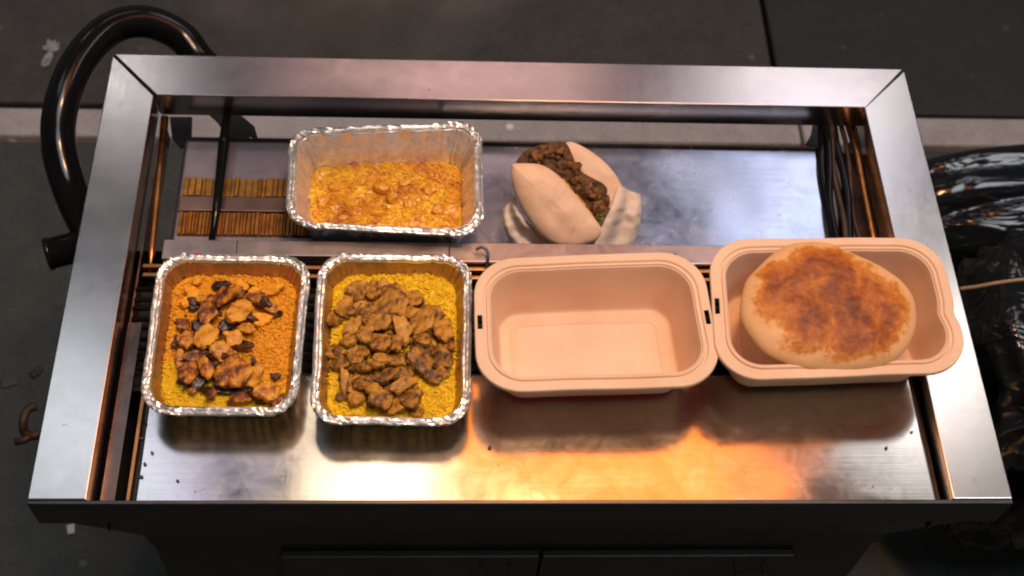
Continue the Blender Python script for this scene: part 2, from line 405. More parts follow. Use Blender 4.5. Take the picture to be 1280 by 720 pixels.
# inner side walls, edge strips with orange light put into their colour
for s in (-1, 1):
    x = .3935
    vs, fs = [], []; box((s*x-.001,.0,-.075),(s*x+.001,YBI,-.0345), vs, fs) ; mesh('side_wall', vs, fs, M['inner'], cart)
vs, fs = [], []; box((-.393,.001,-.030),(-.380,.2,-.026), vs, fs); mesh('ledge', vs, fs, M['inner'], cart)
vs, fs = [], []; tube_into([P(206,147,-.03),P(199,220,-.03),P(190,310,-.03),P(187,342,-.03)], [.0045,.004,.004,.0015], vs, fs, 8); mesh('edge_strip', vs, fs, M['orange_lit'], cart, True)
vs, fs = [], []; tube_into([P(x_,y_,-.03) for x_,y_ in ((1060,156),(1072,195),(1080,240),(1090,290),(1100,340))], .0038, vs, fs, 8); mesh('edge_strip', vs, fs, M['orange_lit'], cart, True)
vs, fs = [], []; box((-.3690,.002,-.03),(-.3660,.14,-.0235), vs, fs); mesh('edge_strip', vs, fs, M['orange_lit'], cart)
# strands standing in for dark streaks reflected in the right wall
for k, (xt, xb, w) in enumerate(((1030,1046,.004),(1037,1056,.0035),(1043,1066,.005),(1050,1076,.003),(1024,1040,.005),(1068,1099,.003))):
    vs, fs = [], []
    pts = [P(xt+(xb-xt)*t + 3*math.sin(t*7+k*2), 150+160*t, -.034-.002*k) for t in (0,.2,.4,.6,.8,1,1.2)]
    tube_into(catmull(pts, 5), w, vs, fs, 8); mesh('wall_streak', vs, fs, M['wall_streak'] if k % 2 else M['rubber'], cart, True)
vs, fs = [], []; box((.3465,.29,-.075),(.3925,.45,-.052), vs, fs); mesh('streak_base', vs, fs, M['inner'], cart)
# glass back
vs, fs = [], []; box((-.392,.4195,-.075),(.392,.4230,-.0365), vs, fs); 
# torn dark flap hanging behind the opening
vs, fs = [], []
z = -.10
fl = [P(a_,b_,z) for a_,b_ in ((262,143),(300,143),(318,158),(322,172),(312,169),(305,179),(296,179),(286,170),(280,166),(272,152))]
prism(fl, .003, vs, fs); o = mesh('torn_flap', vs, fs, M['flake'], cart)
vs, fs = [], []; prism([P(a_,b_,z) for a_,b_ in ((212,146),(240,146),(239,180),(225,184),(215,172))], .003, vs, fs); mesh('torn_flap', vs, fs, M['flake'], cart)
vs, fs = [], []; prism([P(a_,b_,z) for a_,b_ in ((1018,145),(1050,145),(1042,176),(1028,184),(1007,180),(1014,168))], .003, vs, fs); mesh('torn_flap', vs, fs, M['flake'], cart)

# small hardware
vs, fs = [], []; tube_into(catmull([P(595,312,.0),P(603,309,.002),P(609,314,0),P(610,324,-.004),P(608,334,-.01)], 6), .0016, vs, fs, 8)
tag(mesh('wire_hook', vs, fs, M['blue_hook'], None, True), 'small bluish wire hook on the bar between foil tray and empty box', 'hook')
# rusty hook at the left side
vs, fs = [], []
tube_into(catmull([P(45,508,-.06),P(35,512,-.06),P(29,526,-.06),P(31,540,-.07),P(42,545,-.07),P(50,540,-.07)], 6), .0045, vs, fs, 8)
tube_into([P(18,553,-.07),P(30,550,-.07),P(40,545,-.07)], .004, vs, fs, 8)
tag(mesh('rusty_hook', vs, fs, M['rust'], None, True), 'rusty curved hook on the outer left side of the cart', 'hook')

# hose: glossy loop at the back left corner
hp = [(330,100,-.16),(285,100,-.13),(252,78,-.10),(225,45,-.08),(180,27,-.06),(135,38,-.05),(98,78,-.05),(77,130,-.06),(73,180,-.08),(85,230,-.10),(104,275,-.13),(125,310,-.16)]
vs, fs = [], []; tube_into(catmull([P(*p) for p in hp], 10), .0195, vs, fs, 20)
hose = mesh('hose', vs, fs, M['rubber'], None, True)
tag(hose, 'thick glossy black hose looping over the back left corner', 'hose')
vs, fs = [], []
a0, a1 = P(58,318,-.14), P(110,305,-.14)
tube_into([a0, a0.lerp(a1,.1), a0.lerp(a1,.12), a1], [.019,.019,.018,.018], vs, fs, 20)
mesh('nozzle', vs, fs, M['rubber'], hose, True)

# ------------------------------------------------------------------ vessels (foil trays, fibre boxes)
NS = [5, 14]
def rr(w, d, r, n=None, m=None):
    n = n or NS[0]; m = m or NS[1]
                # rounded rectangle outline: 4 corners, straight runs subdivided; always the same point count
    w2, d2 = w/2, d/2; r = min(r, w2*.98, d2*.98); pts = []
    cs = [(w2-r, d2-r, 0), (-w2+r, d2-r, 90), (-w2+r, -d2+r, 180), (w2-r, -d2+r, 270)]
    for k, (cx, cy, a0_) in enumerate(cs):
        for i in range(m+1):
            a_ = R(a0_+90*i/m); pts.append((cx+r*math.cos(a_), cy+r*math.sin(a_)))
        nx_, ny_, na = cs[(k+1) % 4]
        e = (nx_+r*math.cos(R(na)), ny_+r*math.sin(R(na))); s = pts[-1]
        for i in range(1, n*4): 
            t = i/(n*4); pts.append((s[0]+(e[0]-s[0])*t, s[1]+(e[1]-s[1])*t))
    return pts
class Warp:
    def __init__(s, quad, zr):
        s.q = [P(x, y, zr) for x, y in quad]      # TL TR BR BL
        TL, TR, BR, BL = s.q
        s.w = ((TR-TL).length+(BR-BL).length)/2; s.d = ((TL-BL).length+(TR-BR).length)/2; s.c = (TL+TR+BR+BL)/4; s.zr = zr
    def __call__(s, x, y, z):                      # local metres -> world
        u, v = x/s.w+.5, y/s.d+.5; TL, TR, BR, BL = s.q
        p = (BL*(1-u)+BR*u)*(1-v) + (TL*(1-u)+TR*u)*v
        return Vector((p.x, p.y, s.zr+z))
def rings(W, prof, rad, wob=None):
    vs, k = [], None
    for j, (ins, z) in enumerate(prof):
        o = rr(W.w-2*ins, W.d-2*ins, max(.004, rad-ins*.75)); k = len(o)
        for i, (x, y) in enumerate(o):
            dz = dr = 0
            if wob: dr, dz = wob(i, k, x, y, ins, z)
            l = math.hypot(x, y) or 1
            vs.append(W(x+x/l*dr, y+y/l*dr, z+dz))
    return vs, k
def ringfaces(n, k, j0, closed=None, skip=None):
    fs = []
    for j in range(n-1):
        for i in range(k):
            if skip and skip(j, i): continue
            i2 = (i+1) % k; a_ = j0+j*k; fs.append((a_+i, a_+k+i, a_+k+i2, a_+i2))
    return fs

def foil_tray(quad, zr, h, rad, label, seed, wallmat, pl_=.0024):
    W = Warp(quad, zr); root = empty('foil_tray', tuple(W(0,0,-h)), label, 'foil tray')
    NS[0], NS[1] = 9, 28; k0 = len(rr(.1, .1, .02))
    random.seed(seed); jit = [random.uniform(-1, 1) for _ in range(k0)]
    cor = [0.0]*k0; seg = 29+35
    for i in range(k0):
        ph = i % seg; cor[i] = 1.0 if ph <= 28 else max(.22 if seed != 3 else .55, 1-min(ph-28, seg-ph)/14)
    def wall(i, k, x, y, ins, z):
        f = min(1, max(0, -z/h*6))*min(1, max(.15, (1+z/h)*4+.15))
        return (pl_*.55*cor[i]*math.sin(i*2*math.pi/5.3+seed+1.5*math.sin(i*.37)) + .0006*jit[i])*f + .0018*N((x*25,y*25,seed)), .0
    prof = [(.0088,-.001),(.0095,-.004),(.0115,-.010),(.014,-.017),(.0168,-.024),(.0195,-.031),(.0215,-h+.003),(.025,-h+.0005),(.04,-h),(.055,-h+.0004)]
    vs, k = rings(W, prof, rad, wall); fs = ringfaces(len(prof), k, 0)
    vs.append(W(0,0,-h)); c = len(vs)-1; b0 = (len(prof)-1)*k
    fs += [(b0+i, c, b0+(i+1) % k) for i in range(k)]
    o = mesh('pan', vs, fs, wallmat, root, True); m = o.modifiers.new('s', 'SOLIDIFY'); m.thickness = .0004; m.offset = -1
    def rimw(i, k, x, y, ins, z):
        wv = .0016*N((x*16,y*16,seed+9))
        i_ = (i % 80); cw = 1.0 if i_ <= 32 else max(.16, 1-min(i_-32, 80-i_)/9)
        return .0009*N((x*70,y*70,seed))+wv + cw*.0008*N((x*260,y*260,ins*500+seed)), .0022*N((x*14,y*14,seed+4)) + .0006*N((x*120,y*120,seed+2)) + cw*.0014*N((x*240,y*240,ins*420+seed))
    NS[0], NS[1] = 12, 32
    prof2 = [(.0092,-.0032),(.0088,-.0008),(.0078,.0008),(.0062,.0010),(.0045,.0002),(.0032,.0006),(.0018,.0016),(.0006,.0010),(0,-.0008),(.0008,-.0024),(.0022,-.0028),(.0035,-.0020)]
    vs, k = rings(W, prof2, rad, rimw); fs = ringfaces(len(prof2), k, 0)
    NS[0], NS[1] = 5, 14
    o = mesh('rolled_rim', vs, fs, M['foil_rim'], root, False)
    return root, W
t1, W1 = foil_tray([(198,316),(391,320),(371,521),(171,517)], .022, .0415, .030, 'foil tray of orange rice and roast chicken at the left end', 1, M['foil_grease_glow'])
t2, W2 = foil_tray([(398,316),(590,317),(589,533),(385,531)], .022, .0415, .030, 'foil tray of yellow rice topped with brown sliced meat', 2, M['foil_grease_glow'])
t3, W3 = foil_tray([(360,162),(602,150),(605,297),(357,284)], .011, .0548, .030, 'foil tray of yellow curried rice standing on the rear deck', 3, M['foil'], .0062)

def takeout(quad, zr, h, rad, label, seed, dent=None, slots=(1, 1)):
    W = Warp(quad, zr); root = empty('takeout_box', tuple(W(0,0,-h)), label, 'takeout box')
    def wob(i, k, x, y, ins, z):
        dz = .0016*N((x*9,y*9,seed)) ; dr = .0012*N((x*14,y*14,seed+5))+.0009*N((x*45,y*45,z*30+seed))*min(1,-z*60+.2)*(1 if z > -h+.01 else 0)
        if dent: 
            d2, z2 = dent(x, y, z); dr += d2; dz += z2
        return dr, dz
    k0 = len(rr(.1, .1, .02)); seg = 34
    prof = [(.0006,-.0040),(0,-.0034),(0,-.0004),(.0004,0),(.0020,0),(.0066,0),(.0078,0),(.0082,-.0003),(.0086,-.0021),(.0090,-.0024),(.0108,-.0024),(.0112,-.0021),(.0116,-.0003),(.0120,0),(.0130,0),(.0135,-.0004)]
    # slot positions: straight runs of left (run 1, between corner 1 and 2) and right (run 3)
    def skip(j, i):
        if j != 4: return False
        ph = i % seg; run = i//seg
        return 15+6 <= ph <= 15+10 and ((run == 1 and slots[0]) or (run == 3 and slots[1]))
    vs, k = rings(W, prof, rad, wob); fs = ringfaces(len(prof), k, 0, skip=skip)
    o = mesh('flange', vs, fs, M['fibre'], root, True); o.data.set_sharp_from_angle(angle=R(28)); m = o.modifiers.new('s', 'SOLIDIFY'); m.thickness = .0007; m.offset = -1
    hh = h
    prof = [(.0136,-.0005),(.0142,-.0022),(.0152,-.010),(.0182,-.025),(.0212,-.040),(.0240,-hh+.008),(.0250,-hh+.003),(.0262,-hh+.0010),(.0285,-hh),(.0372,-hh),(.0380,-hh+.0004),(.0390,-hh+.0018),(.0402,-hh+.0018),(.0412,-hh+.0004),(.0420,-hh),(.052,-hh)]
    vs, k = rings(W, prof, rad, wob); fs = ringfaces(len(prof), k, 0)
    vs.append(W(0,0,-h+.0006)); c = len(vs)-1; b0 = (len(prof)-1)*k
    fs += [(b0+i, c, b0+(i+1) % k) for i in range(k)]
    o = mesh('tub', vs, fs, M['fibre'], root, True); m = o.modifiers.new('s', 'SOLIDIFY'); m.thickness = .0012; m.offset = -1
    return root, W
b3, W4 = takeout([(592,325),(874,314),(906,481),(597,490)], .050, .0635, .042, 'empty open fibre takeout box beside the brown meat tray', 11)
def dentf(x, y, z):
    g_ = math.exp(-((y+.012)/.010)**2)*(1 if x > .08 else 0)
    return -.0022*g_, -.0018*g_*(z > -.01)
b4, W5 = takeout([(884,300),(1172,297),(1214,464),(899,476)], .052, .0655, .042, 'fibre takeout box under the round flatbread, overlapping the right rim', 12, dentf, (1, 0))

# ------------------------------------------------------------------ food
def food_bed(W, zf, ins, rad, mats, pick, amp, seed, name, label, grains, dome=.004, gl=.0034, gr=.00085, bump_scale=60):
    vs, fs, mi = [], [], []; nr = 34
    out = rr(W.w-2*ins, W.d-2*ins, rad-ins*.6, 5, 14); k = len(out)
    cen = W(0,0,zf)
    def hgt(x, y):
        r2 = (x/(W.w/2))**2+(y/(W.d/2))**2
        return dome*(1-r2) + amp*(N((x,y,seed), bump_scale)+.6*N((x,y,seed+2), bump_scale*2.4)+.35*N((x,y,seed+7), bump_scale*6))
    vs.append(W(0,0,zf+hgt(0,0)))
    for j in range(1, nr+1):
        t = j/nr
        for x, y in out: vs.append(W(x*t, y*t, zf+hgt(x*t, y*t)-(.003 if j == nr else 0)))
    xy = lambda idx: (0, 0) if idx == 0 else tuple(c_*((idx-1)//k+1)/nr for c_ in out[(idx-1) % k])
    for i in range(k): fs.append((0, 1+i, 1+(i+1) % k))
    for j in range(nr-1):
        for i in range(k):
            a_, b_ = 1+j*k, 1+(j+1)*k; i2 = (i+1) % k; fs.append((a_+i, b_+i, b_+i2, a_+i2))
    for f in fs: mi.append(pick(*xy(f[-1])))
    rnd = random.Random(seed); cnt = 0
    while cnt < grains:
        x = rnd.uniform(-.5,.5)*(W.w-2*ins); y = rnd.uniform(-.5,.5)*(W.d-2*ins)
        if (abs(x)/(W.w/2-ins))**6+(abs(y)/(W.d/2-ins))**6 > .9: continue
        a_ = rnd.uniform(0, 2*math.pi); tl = rnd.uniform(-.25,.25)
        ax = Vector((math.cos(a_)*math.cos(tl), math.sin(a_)*math.cos(tl), math.sin(tl))); p = W(x, y, zf+hgt(x, y)+rnd.uniform(0,.0012))
        side = ax.cross(Vector((0,0,1))).normalized(); up = side.cross(ax); n0 = len(vs); l = gl*rnd.uniform(.8,1.2)
        for (t, r_) in ((-1,.35),(-.6,.9),(0,1.05),(.6,.9),(1,.35)):
            for q in range(5):
                an = 2*math.pi*q/5; vs.append(p+ax*(t*l)+side*(gr*r_*math.cos(an))+up*(gr*r_*math.sin(an)+.0008*(1-t*t)*0))
        m_ = pick(x+rnd.gauss(0,.004), y+rnd.gauss(0,.004))
        for j in range(4):
            for q in range(5): q2 = (q+1) % 5; fs.append((n0+j*5+q, n0+j*5+q2, n0+j*5+5+q2, n0+j*5+5+q)); mi.append(m_)
        fs.append(tuple(n0+q for q in range(4,-1,-1))); mi.append(m_); fs.append(tuple(n0+20+q for q in range(5))); mi.append(m_)
        cnt += 1
    o = mesh(name, vs, fs, mats, None, True, origin=tuple(cen))
    for p_, m_ in zip(o.data.polygons, mi): p_.material_index = m_
    tag(o, label, 'rice', kind='stuff'); return hgt
def pk1(x, y):  # orange on the right, yellow along the front
    return 0 if (y < -.038+.3*max(0, -x-.02)-.2*max(0,x) ) else 1
h1 = food_bed(W1, -.017, .0142, .030, [M['rice_y'], M['rice_o']], pk1, .0042, 3, 'rice', 'orange and yellow rice under the roast chicken pieces', 4600, .003, .0021, .00085, 60)
h2 = food_bed(W2, -.017, .0142, .030, [M['rice_y'], M['rice_y']], lambda x, y: 0, .0040, 4, 'rice', 'bright yellow rice under the brown sliced meat', 4200, .004, .0021, .00085, 60)
h3 = food_bed(W3, -.040, .0215, .030, [M['curry'], M['curry']], lambda x, y: 0, .0036, 5, 'rice', 'yellow curried rice in the tray on the rear deck', 1500, .004, .0024, .0009, 48)

def chunk_mesh(name, a_, b_, c_, seed, rough=.22, mats=None, hollow=0, poly=.6):
    rn = random.Random(int(seed*100)); nk = rn.randint(4, 6); off = rn.uniform(0, 6.28)
    ks = [(off+2*math.pi*k/nk+rn.uniform(-.3,.3), rn.uniform(.72,1.02)) for k in range(nk)]
    bend = rn.uniform(-.9,.9)
    bm = bmesh.new(); bmesh.ops.create_icosphere(bm, subdivisions=4, radius=1)
    for v in bm.verts:
        d = v.co.normalized(); th = math.atan2(d.y, d.x); h = math.hypot(d.x, d.y)
        pr = min([1.35]+[a/max(.05, math.cos(th-t)) for t, a in ks if math.cos(th-t) > .05])
        rad_ = (poly*pr+(1-poly))*(1+rough*.9*N((math.cos(th),math.sin(th),seed), 1.2)+rough*.55*N((d.x,d.y,d.z+seed), 3.2)+.05*N((d.x,d.y,d.z-seed), 8))
        hh = h**.62; zz = math.copysign(abs(d.z)**.55, d.z)
        p = Vector((d.x/(h or 1)*hh*rad_*a_, d.y/(h or 1)*hh*rad_*b_, zz*c_))
        p.z += .45*c_*N((p.x,p.y,seed), 140)+.22*c_*N((p.x,p.y,seed+5), 420)
        p.z += -hollow*c_*(1-min(1, (p.x/a_)**2+(p.y/b_)**2))*(1 if p.z > 0 else 0)
        p.z += bend*c_*((p.x/a_)**2-.3)
        v.co = p
    me = bpy.data.meshes.new(name); bm.to_mesh(me); bm.free()
    for p in me.polygons: p.use_smooth = True
    me.materials.append(mats); return me
def place_pieces(lst, W, hgt, zf, name, label, cat, group, mat, seed, lift=.004, px_m=1350., thick=.0034):
    rnd = random.Random(seed)
    for n_, (px, py, w, h, rot, lv) in enumerate(lst):
        me = chunk_mesh(name, w/2/px_m, h/2/px_m/.88, thick*rnd.uniform(.8,1.2), seed*7+n_*1.7, .34, mat, rnd.uniform(0,.4), rnd.choice((.25,.6,.8,.9)))
        o = bpy.data.objects.new(name, me); col.objects.link(o)
        z = W.zr+zf+lift+lv*.0042
        o.location = P(px, py, z); o.rotation_euler = (rnd.uniform(-.38,.38), rnd.uniform(-.32,.32), R(rot)+rnd.uniform(-.1,.1))
        tag(o, label, cat, group)
# (px, py, width, height, rotation, level)
gy = [(491,380,46,32,-5,3),(475,403,32,18,12,3),(503,414,22,34,20,3),(527,401,34,28,-15,3),(554,412,28,36,8,2),(457,390,30,24,35,2),(437,388,20,18,0,1),
 (475,428,32,26,-10,3),(496,430,16,20,0,4),(455,439,18,24,0,2),(435,426,22,20,30,2),(426,455,28,15,10,1),(453,459,38,14,-4,2),(493,450,40,14,4,2),(525,452,26,38,40,2),
 (552,446,32,26,-25,2),(527,425,26,16,-20,3),(451,480,28,18,-8,2),(482,470,38,15,15,3),(502,481,38,16,30,3),(475,499,32,22,18,3),(514,497,26,28,-35,2),(431,477,12,32,12,1),
 (466,367,20,18,0,2),(448,372,24,14,20,1),(439,408,26,16,40,2),(457,417,18,22,-30,3),(516,376,26,20,-20,2),(541,392,30,22,-30,2),(503,466,30,14,25,3),(540,470,24,16,-40,1),
 (478,448,26,14,-12,3),(510,392,24,16,30,3),(532,436,26,18,-60,2),(463,402,20,14,10,2),(424,440,20,12,-15,1),(490,512,26,14,10,1),(446,498,22,14,30,1),(560,428,20,26,5,1),(520,515,22,12,-20,0),
 (467,487,22,16,-30,3),(429,495,16,14,0,0),(445,447,24,14,20,2),(552,466,18,16,0,1),(485,363,24,12,5,2),(470,455,20,12,0,3)]
rg = random.Random(5)
for _ in range(48):
    a_ = rg.uniform(0, 6.28); q = rg.random()**.5; gy.append((476+q*66*math.cos(a_), 432+q*76*math.sin(a_), rg.uniform(20,36), rg.uniform(14,26), rg.uniform(-80,80), .6))
gy = [(a_,b_,c_*1.06,d_*1.06,e_,f_) for a_,b_,c_,d_,e_,f_ in gy]
place_pieces(gy, W2, h2, -.017, 'meat_slice', 'thin brown meat slice piled on the yellow rice', 'meat slice', 'brown meat slices in the foil tray', M['gyro'], 21)
ck = [(277,372,44,30,25,3),(300,388,32,38,-35,3),(260,390,28,30,0,3),(257,420,34,36,10,3),(233,425,22,26,20,2),(238,465,22,32,-20,2),(257,460,20,32,10,3),
 (289,468,46,38,8,3),(277,440,34,22,-15,3),(333,490,36,22,10,2),(317,470,22,24,-30,2),(293,423,26,18,0,2),(230,405,18,18,0,1),(308,410,28,12,-12,2),(320,372,26,16,15,2),
 (244,445,32,12,10,2),(300,498,28,14,5,1),(345,500,22,16,30,1),(225,450,12,26,5,1),(296,366,22,14,0,2),(338,384,22,14,-20,1)]
rc = random.Random(15)
for _ in range(26): ck.append((rc.uniform(222,325), rc.uniform(368,495), rc.uniform(9,18), rc.uniform(7,14), rc.uniform(-80,80), rc.choice((0,1,1,2))))
place_pieces(ck, W1, h1, -.017, 'chicken_piece', 'browned orange chicken piece lying on the left tray rice', 'chicken piece', 'chicken pieces in the left foil tray', M['chicken'], 31)
dk = [(285,405,34,14,40,2),(250,408,26,14,-20,1),(328,378,24,14,-20,2),(263,376,22,12,30,1),(240,378,20,12,10,1),(305,433,30,9,8,2),(243,434,22,14,-30,1),(268,443,44,10,-8,3),
 (289,487,50,12,5,1),(320,488,22,12,45,1),(247,480,22,14,20,1),(222,428,14,18,0,1),(305,360,26,10,0,1),(311,396,36,8,-20,2),(265,488,26,10,0,1),(228,474,14,16,0,0),(276,356,26,10,4,1),(345,470,12,8,0,1),(348,392,12,8,0,1),(275,455,26,10,30,2),(333,500,30,8,10,1)]
for _ in range(22): dk.append((rc.uniform(220,318), rc.uniform(365,495), rc.uniform(10,26), rc.uniform(5,9), rc.uniform(-80,80), rc.choice((0,1,1))))
place_pieces(dk, W1, h1, -.017, 'charred_strip', 'dark charred strip among the roast chicken pieces', 'charred strip', 'charred strips in the left foil tray', M['char'], 41, .003, thick=.0028)
dg = []  # dark strips added as the shade in the gaps between slices
for _ in range(34):
    a_ = rc.uniform(0, 6.28); q = rc.random()**.4; dg.append((480+q*62*math.cos(a_), 430+q*78*math.sin(a_), rc.uniform(10,26), rc.uniform(7,14), rc.uniform(-80,80), rc.choice((0,0,1))))
place_pieces(dg, W2, h2, -.017, 'gap_shade_strip', 'dark strip standing in for the shaded gap between brown meat slices', 'gap shade', 'gap shade strips in the second foil tray', M['char'], 71, .002, thick=.003)
# orange rice clumps at the back of tray one
cl = [(240,365,22,18,0,1),(246,352,14,10,0,1),(233,378,16,14,0,1),(302,357,22,12,-10,2),(340,363,34,12,5,1),(318,365,18,12,0,1),(325,400,26,16,10,1)]
place_pieces(cl, W1, h1, -.017, 'rice_clump', 'bright orange clump of rice at the back of the left tray', 'rice clump', 'rice clumps in the left foil tray', M['rice_o'], 51, .003)
# lumps in the rear tray
cu = [(420,232,34,18,10,1),(450,226,34,16,0,1),(476,232,40,18,-8,2),(505,226,36,16,5,1),(536,236,30,16,20,1),(404,250,24,22,0,1),(440,252,34,20,0,1),(470,262,54,20,0,1),(512,252,34,22,-10,1),(548,258,30,20,10,1),(430,270,30,12,0,0),(530,272,40,12,0,0),(560,272,20,14,0,0),(490,244,26,14,0,2),(395,265,18,16,0,0)]
cu = [(a_,b_+3,c_*.58,d_*.66,e_,f_) for a_,b_,c_,d_,e_,f_ in cu]
place_pieces(cu, W3, h3, -.040, 'curry_lump', 'lumpy piece coated in yellow curry in the rear tray', 'curry piece', 'curry pieces in the rear foil tray', M['curry'], 61, .000, 1180, .0045)

# cushions: star-shaped outline inflated to both sides
def cushion(name, outline, cen, up, th, mat, parent=None, nr=18, pw=2.4, sub=5, flat=.6, lump=.0, lscale=30, seed=0, attr=False, prof=None, inward=None):
    pts = catmull(list(outline)+[outline[0]], sub)[:-1]; k = len(pts); vs, fs, cr = [], [], []
    cen = Vector(cen); up = Vector(up).normalized()
    for side in (1, -1):
        base = len(vs); vs.append(cen+up*(side*th*(1 if side > 0 else flat))); cr.append(0)
        for j in range(1, nr+1):
            t = j/nr; t2 = math.sin(t*math.pi/2) if side > 0 else t
            h_ = (1-t2**pw)**.5 if t2 < 1 else 0
            for p in pts:
                q = cen+(p-cen)*t2; l = lump*(N(q, lscale, seed)+.5*N(q, lscale*2.7, seed+2)) if t2 < .995 else 0
                vs.append(q+up*(side*(h_*th*(1 if side > 0 else flat))+(l*h_ if side > 0 else 0))); cr.append(t2)
        for i in range(k):
            f = (base, base+1+i, base+1+(i+1) % k); fs.append(f if side > 0 else f[::-1])
        for j in range(nr-1):
            for i in range(k):
                a_, b_ = base+1+j*k, base+1+(j+1)*k; i2 = (i+1) % k; f = (a_+i, b_+i, b_+i2, a_+i2); fs.append(f if side > 0 else f[::-1])
    o = mesh(name, vs, fs, mat, parent, True, origin=tuple(cen) if parent is None else None)
    if attr:
        a_ = o.data.attributes.new('crust', 'FLOAT', 'POINT')
        nv = len(vs)//2
        for i, t in enumerate(cr): a_.data[i].value = (1.8*(1-t**3.5) if t < 1 else 0)*(1 if i < nv else 0)
    bm = bmesh.new(); bm.from_mesh(o.data); bmesh.ops.remove_doubles(bm, verts=bm.verts, dist=1e-5); bmesh.ops.recalc_face_normals(bm, faces=bm.faces)
    if sum(f.normal.dot(up) for f in bm.faces if (f.calc_center_median()-(Vector((0,0,0)) if parent is None else cen)).dot(up) > 0) < 0:
        bmesh.ops.reverse_faces(bm, faces=bm.faces)
    bm.to_mesh(o.data); bm.free()
    return o
# flatbread
fb = [(926,374),(932,352),(947,335),(963,320),(983,308),(1008,304),(1036,306),(1058,315),(1086,328),(1108,340),(1128,355),(1142,376),(1145,404),(1138,428),(1124,446),(1104,457),(1074,463),(1036,463),(997,459),(958,443),(935,418),(925,396)]
def fz(y): return .050 + (463-y)/160*.010
ol = [P(x, y, fz(y)) for x, y in fb]; cc = sum(ol, Vector())/len(ol)
pita = cushion('flatbread', ol, cc, (0,-.07,1), .020, M['pita'], None, 40, 2.7, 8, .55, .0030, 36, 2, True)
tag(pita, 'thick round flatbread with browned griddle marks in the right takeout box', 'bread')

# pita sandwich standing behind the divider bar
sw = empty('pita_sandwich', tuple(P(700,290,DZ)), 'stuffed pita sandwich with dark meat filling propped behind the bar', 'sandwich')
vdir = Vector((0,-.72,.70))
def pl(pts, dz=0.0):                    # points on a leaning plane: low at the bar, higher towards its top
    out = []
    for x, y in pts:
        out.append(P(x, y, -.022 + (300-y)/125*.060 + dz))
    return out
front = [(640,205),(655,204),(676,206),(694,216),(712,234),(730,256),(745,275),(752,288),(744,300),(720,308),(696,306),(676,294),(660,274),(646,248),(639,222)]
back = [(700,176),(712,176),(728,184),(748,198),(764,214),(776,232),(786,250),(790,272),(782,292),(764,304),(748,302),(752,286),(760,262),(762,240),(748,226),(730,218),(716,206),(708,192)]
fill = [(645,202),(655,190),(672,182),(690,178),(706,178),(714,190),(722,208),(738,220),(756,230),(763,244),(763,262),(757,280),(750,290),(738,276),(722,256),(706,236),(690,218),(674,210),(658,208)]
def cush2(name, o2, dz, th, mat, **kw):
    w = pl(o2, dz); c_ = sum(w, Vector())/len(w); return cushion(name, w, c_, vdir, th, mat, sw, **kw)
cush2('front_flap', front, .010, .013, M['pita_plain'], pw=2.6, lump=.0026, lscale=26, seed=4)
backw = pl([(704,180),(714,177),(732,185),(752,199),(768,216),(780,236),(790,254),(790,276),(780,296),(762,300),(750,282),(740,262),(728,236),(712,206)], -.006)
cushion('back_flap', backw, sum(backw, Vector())/len(backw), vdir, .010, M['pita_plain'], sw, pw=2.6, lump=.0026, lscale=26, seed=6)
cush2('filling', fill, -.002, .010, M['filling'], pw=3, lump=.006, lscale=110, seed=8, nr=24)
cush2('sauce', [(693,215),(704,222),(718,238),(732,254),(742,268),(748,284),(740,286),(728,270),(712,250),(698,232),(690,222)], .003, .005, M['sauce'], pw=2.5, lump=.003, lscale=120, seed=9)
rnd = random.Random(77)
bits = []
for k in range(46):                        # one mass of crumbled meat crowding the mouth of the pita
    t = rnd.random(); i = t*5.999; path = [(662,197),(684,190),(704,200),(722,222),(744,242),(752,262),(752,278)]
    a_, b_ = path[int(i)], path[int(i)+1]; f = i-int(i)
    x = a_[0]+(b_[0]-a_[0])*f+max(-7,min(7,rnd.gauss(0, 5))); y = a_[1]+(b_[1]-a_[1])*f+max(-6,min(6,rnd.gauss(0, 5)))
    bits.append((pl([(x, y)], .0045)[0], rnd))
bm = bmesh.new()
for c_, _ in bits:
    r0 = rnd.uniform(.003,.0065); s = bmesh.ops.create_icosphere(bm, subdivisions=2, radius=r0)['verts']
    sc3 = Vector((rnd.uniform(.7,1.4), rnd.uniform(.6,1.2), rnd.uniform(.6,1)))
    for v in s:
        d = v.co.copy(); d = Vector((d.x*sc3.x, d.y*sc3.y, d.z*sc3.z)); v.co = c_+d*(1+.9*N(d, 260, r0*9000))
me = bpy.data.meshes.new('meat_crumbs'); bm.to_mesh(me); bm.free(); link('meat_crumbs', me, M['filling'], sw, True)
vs, fs = [], []
cush2('lettuce', [(744,262),(751,266),(757,276),(753,286),(746,276)], .006, .003, M['green'], pw=2, lump=.004, lscale=200, seed=3)
# paper wrap: folded pleated sheets either side of the bread
def fold(name, edge_a, edge_b, parent, nfold, amp, mat, za, zb, n=60, m=60):
    A, B = catmull([P(x, y, z) for (x, y), z in zip(edge_a, za)], n//(len(edge_a)-1)), catmull([P(x, y, z) for (x, y), z in zip(edge_b, zb)], n//(len(edge_b)-1))
    L = min(len(A), len(B)); vs, fs = [], []
    for i in range(L):
        for j in range(m+1):
            t = j/m; p = A[i].lerp(B[i], t); w_ = amp*math.sin(nfold*math.pi*t+.8*N((i*.05,0,0), 3))*math.sin(math.pi*min(1,max(0,i/(L-1)*1.0)))**.4
            vs.append(p+vdir*(w_+.5*amp*N(p, 60)))
    for i in range(L-1):
        for j in range(m): a_ = i*(m+1)+j; fs.append((a_, a_+1, a_+m+2, a_+m+1))
    o = mesh(name, vs, fs, mat, parent, True); md = o.modifiers.new('s', 'SOLIDIFY'); md.thickness = .0006
    return o
M['wrap'] = simple('paper_napkin', (.72,.60,.52), .75, 0, .06, 60, .3, .0006, 0, .15)
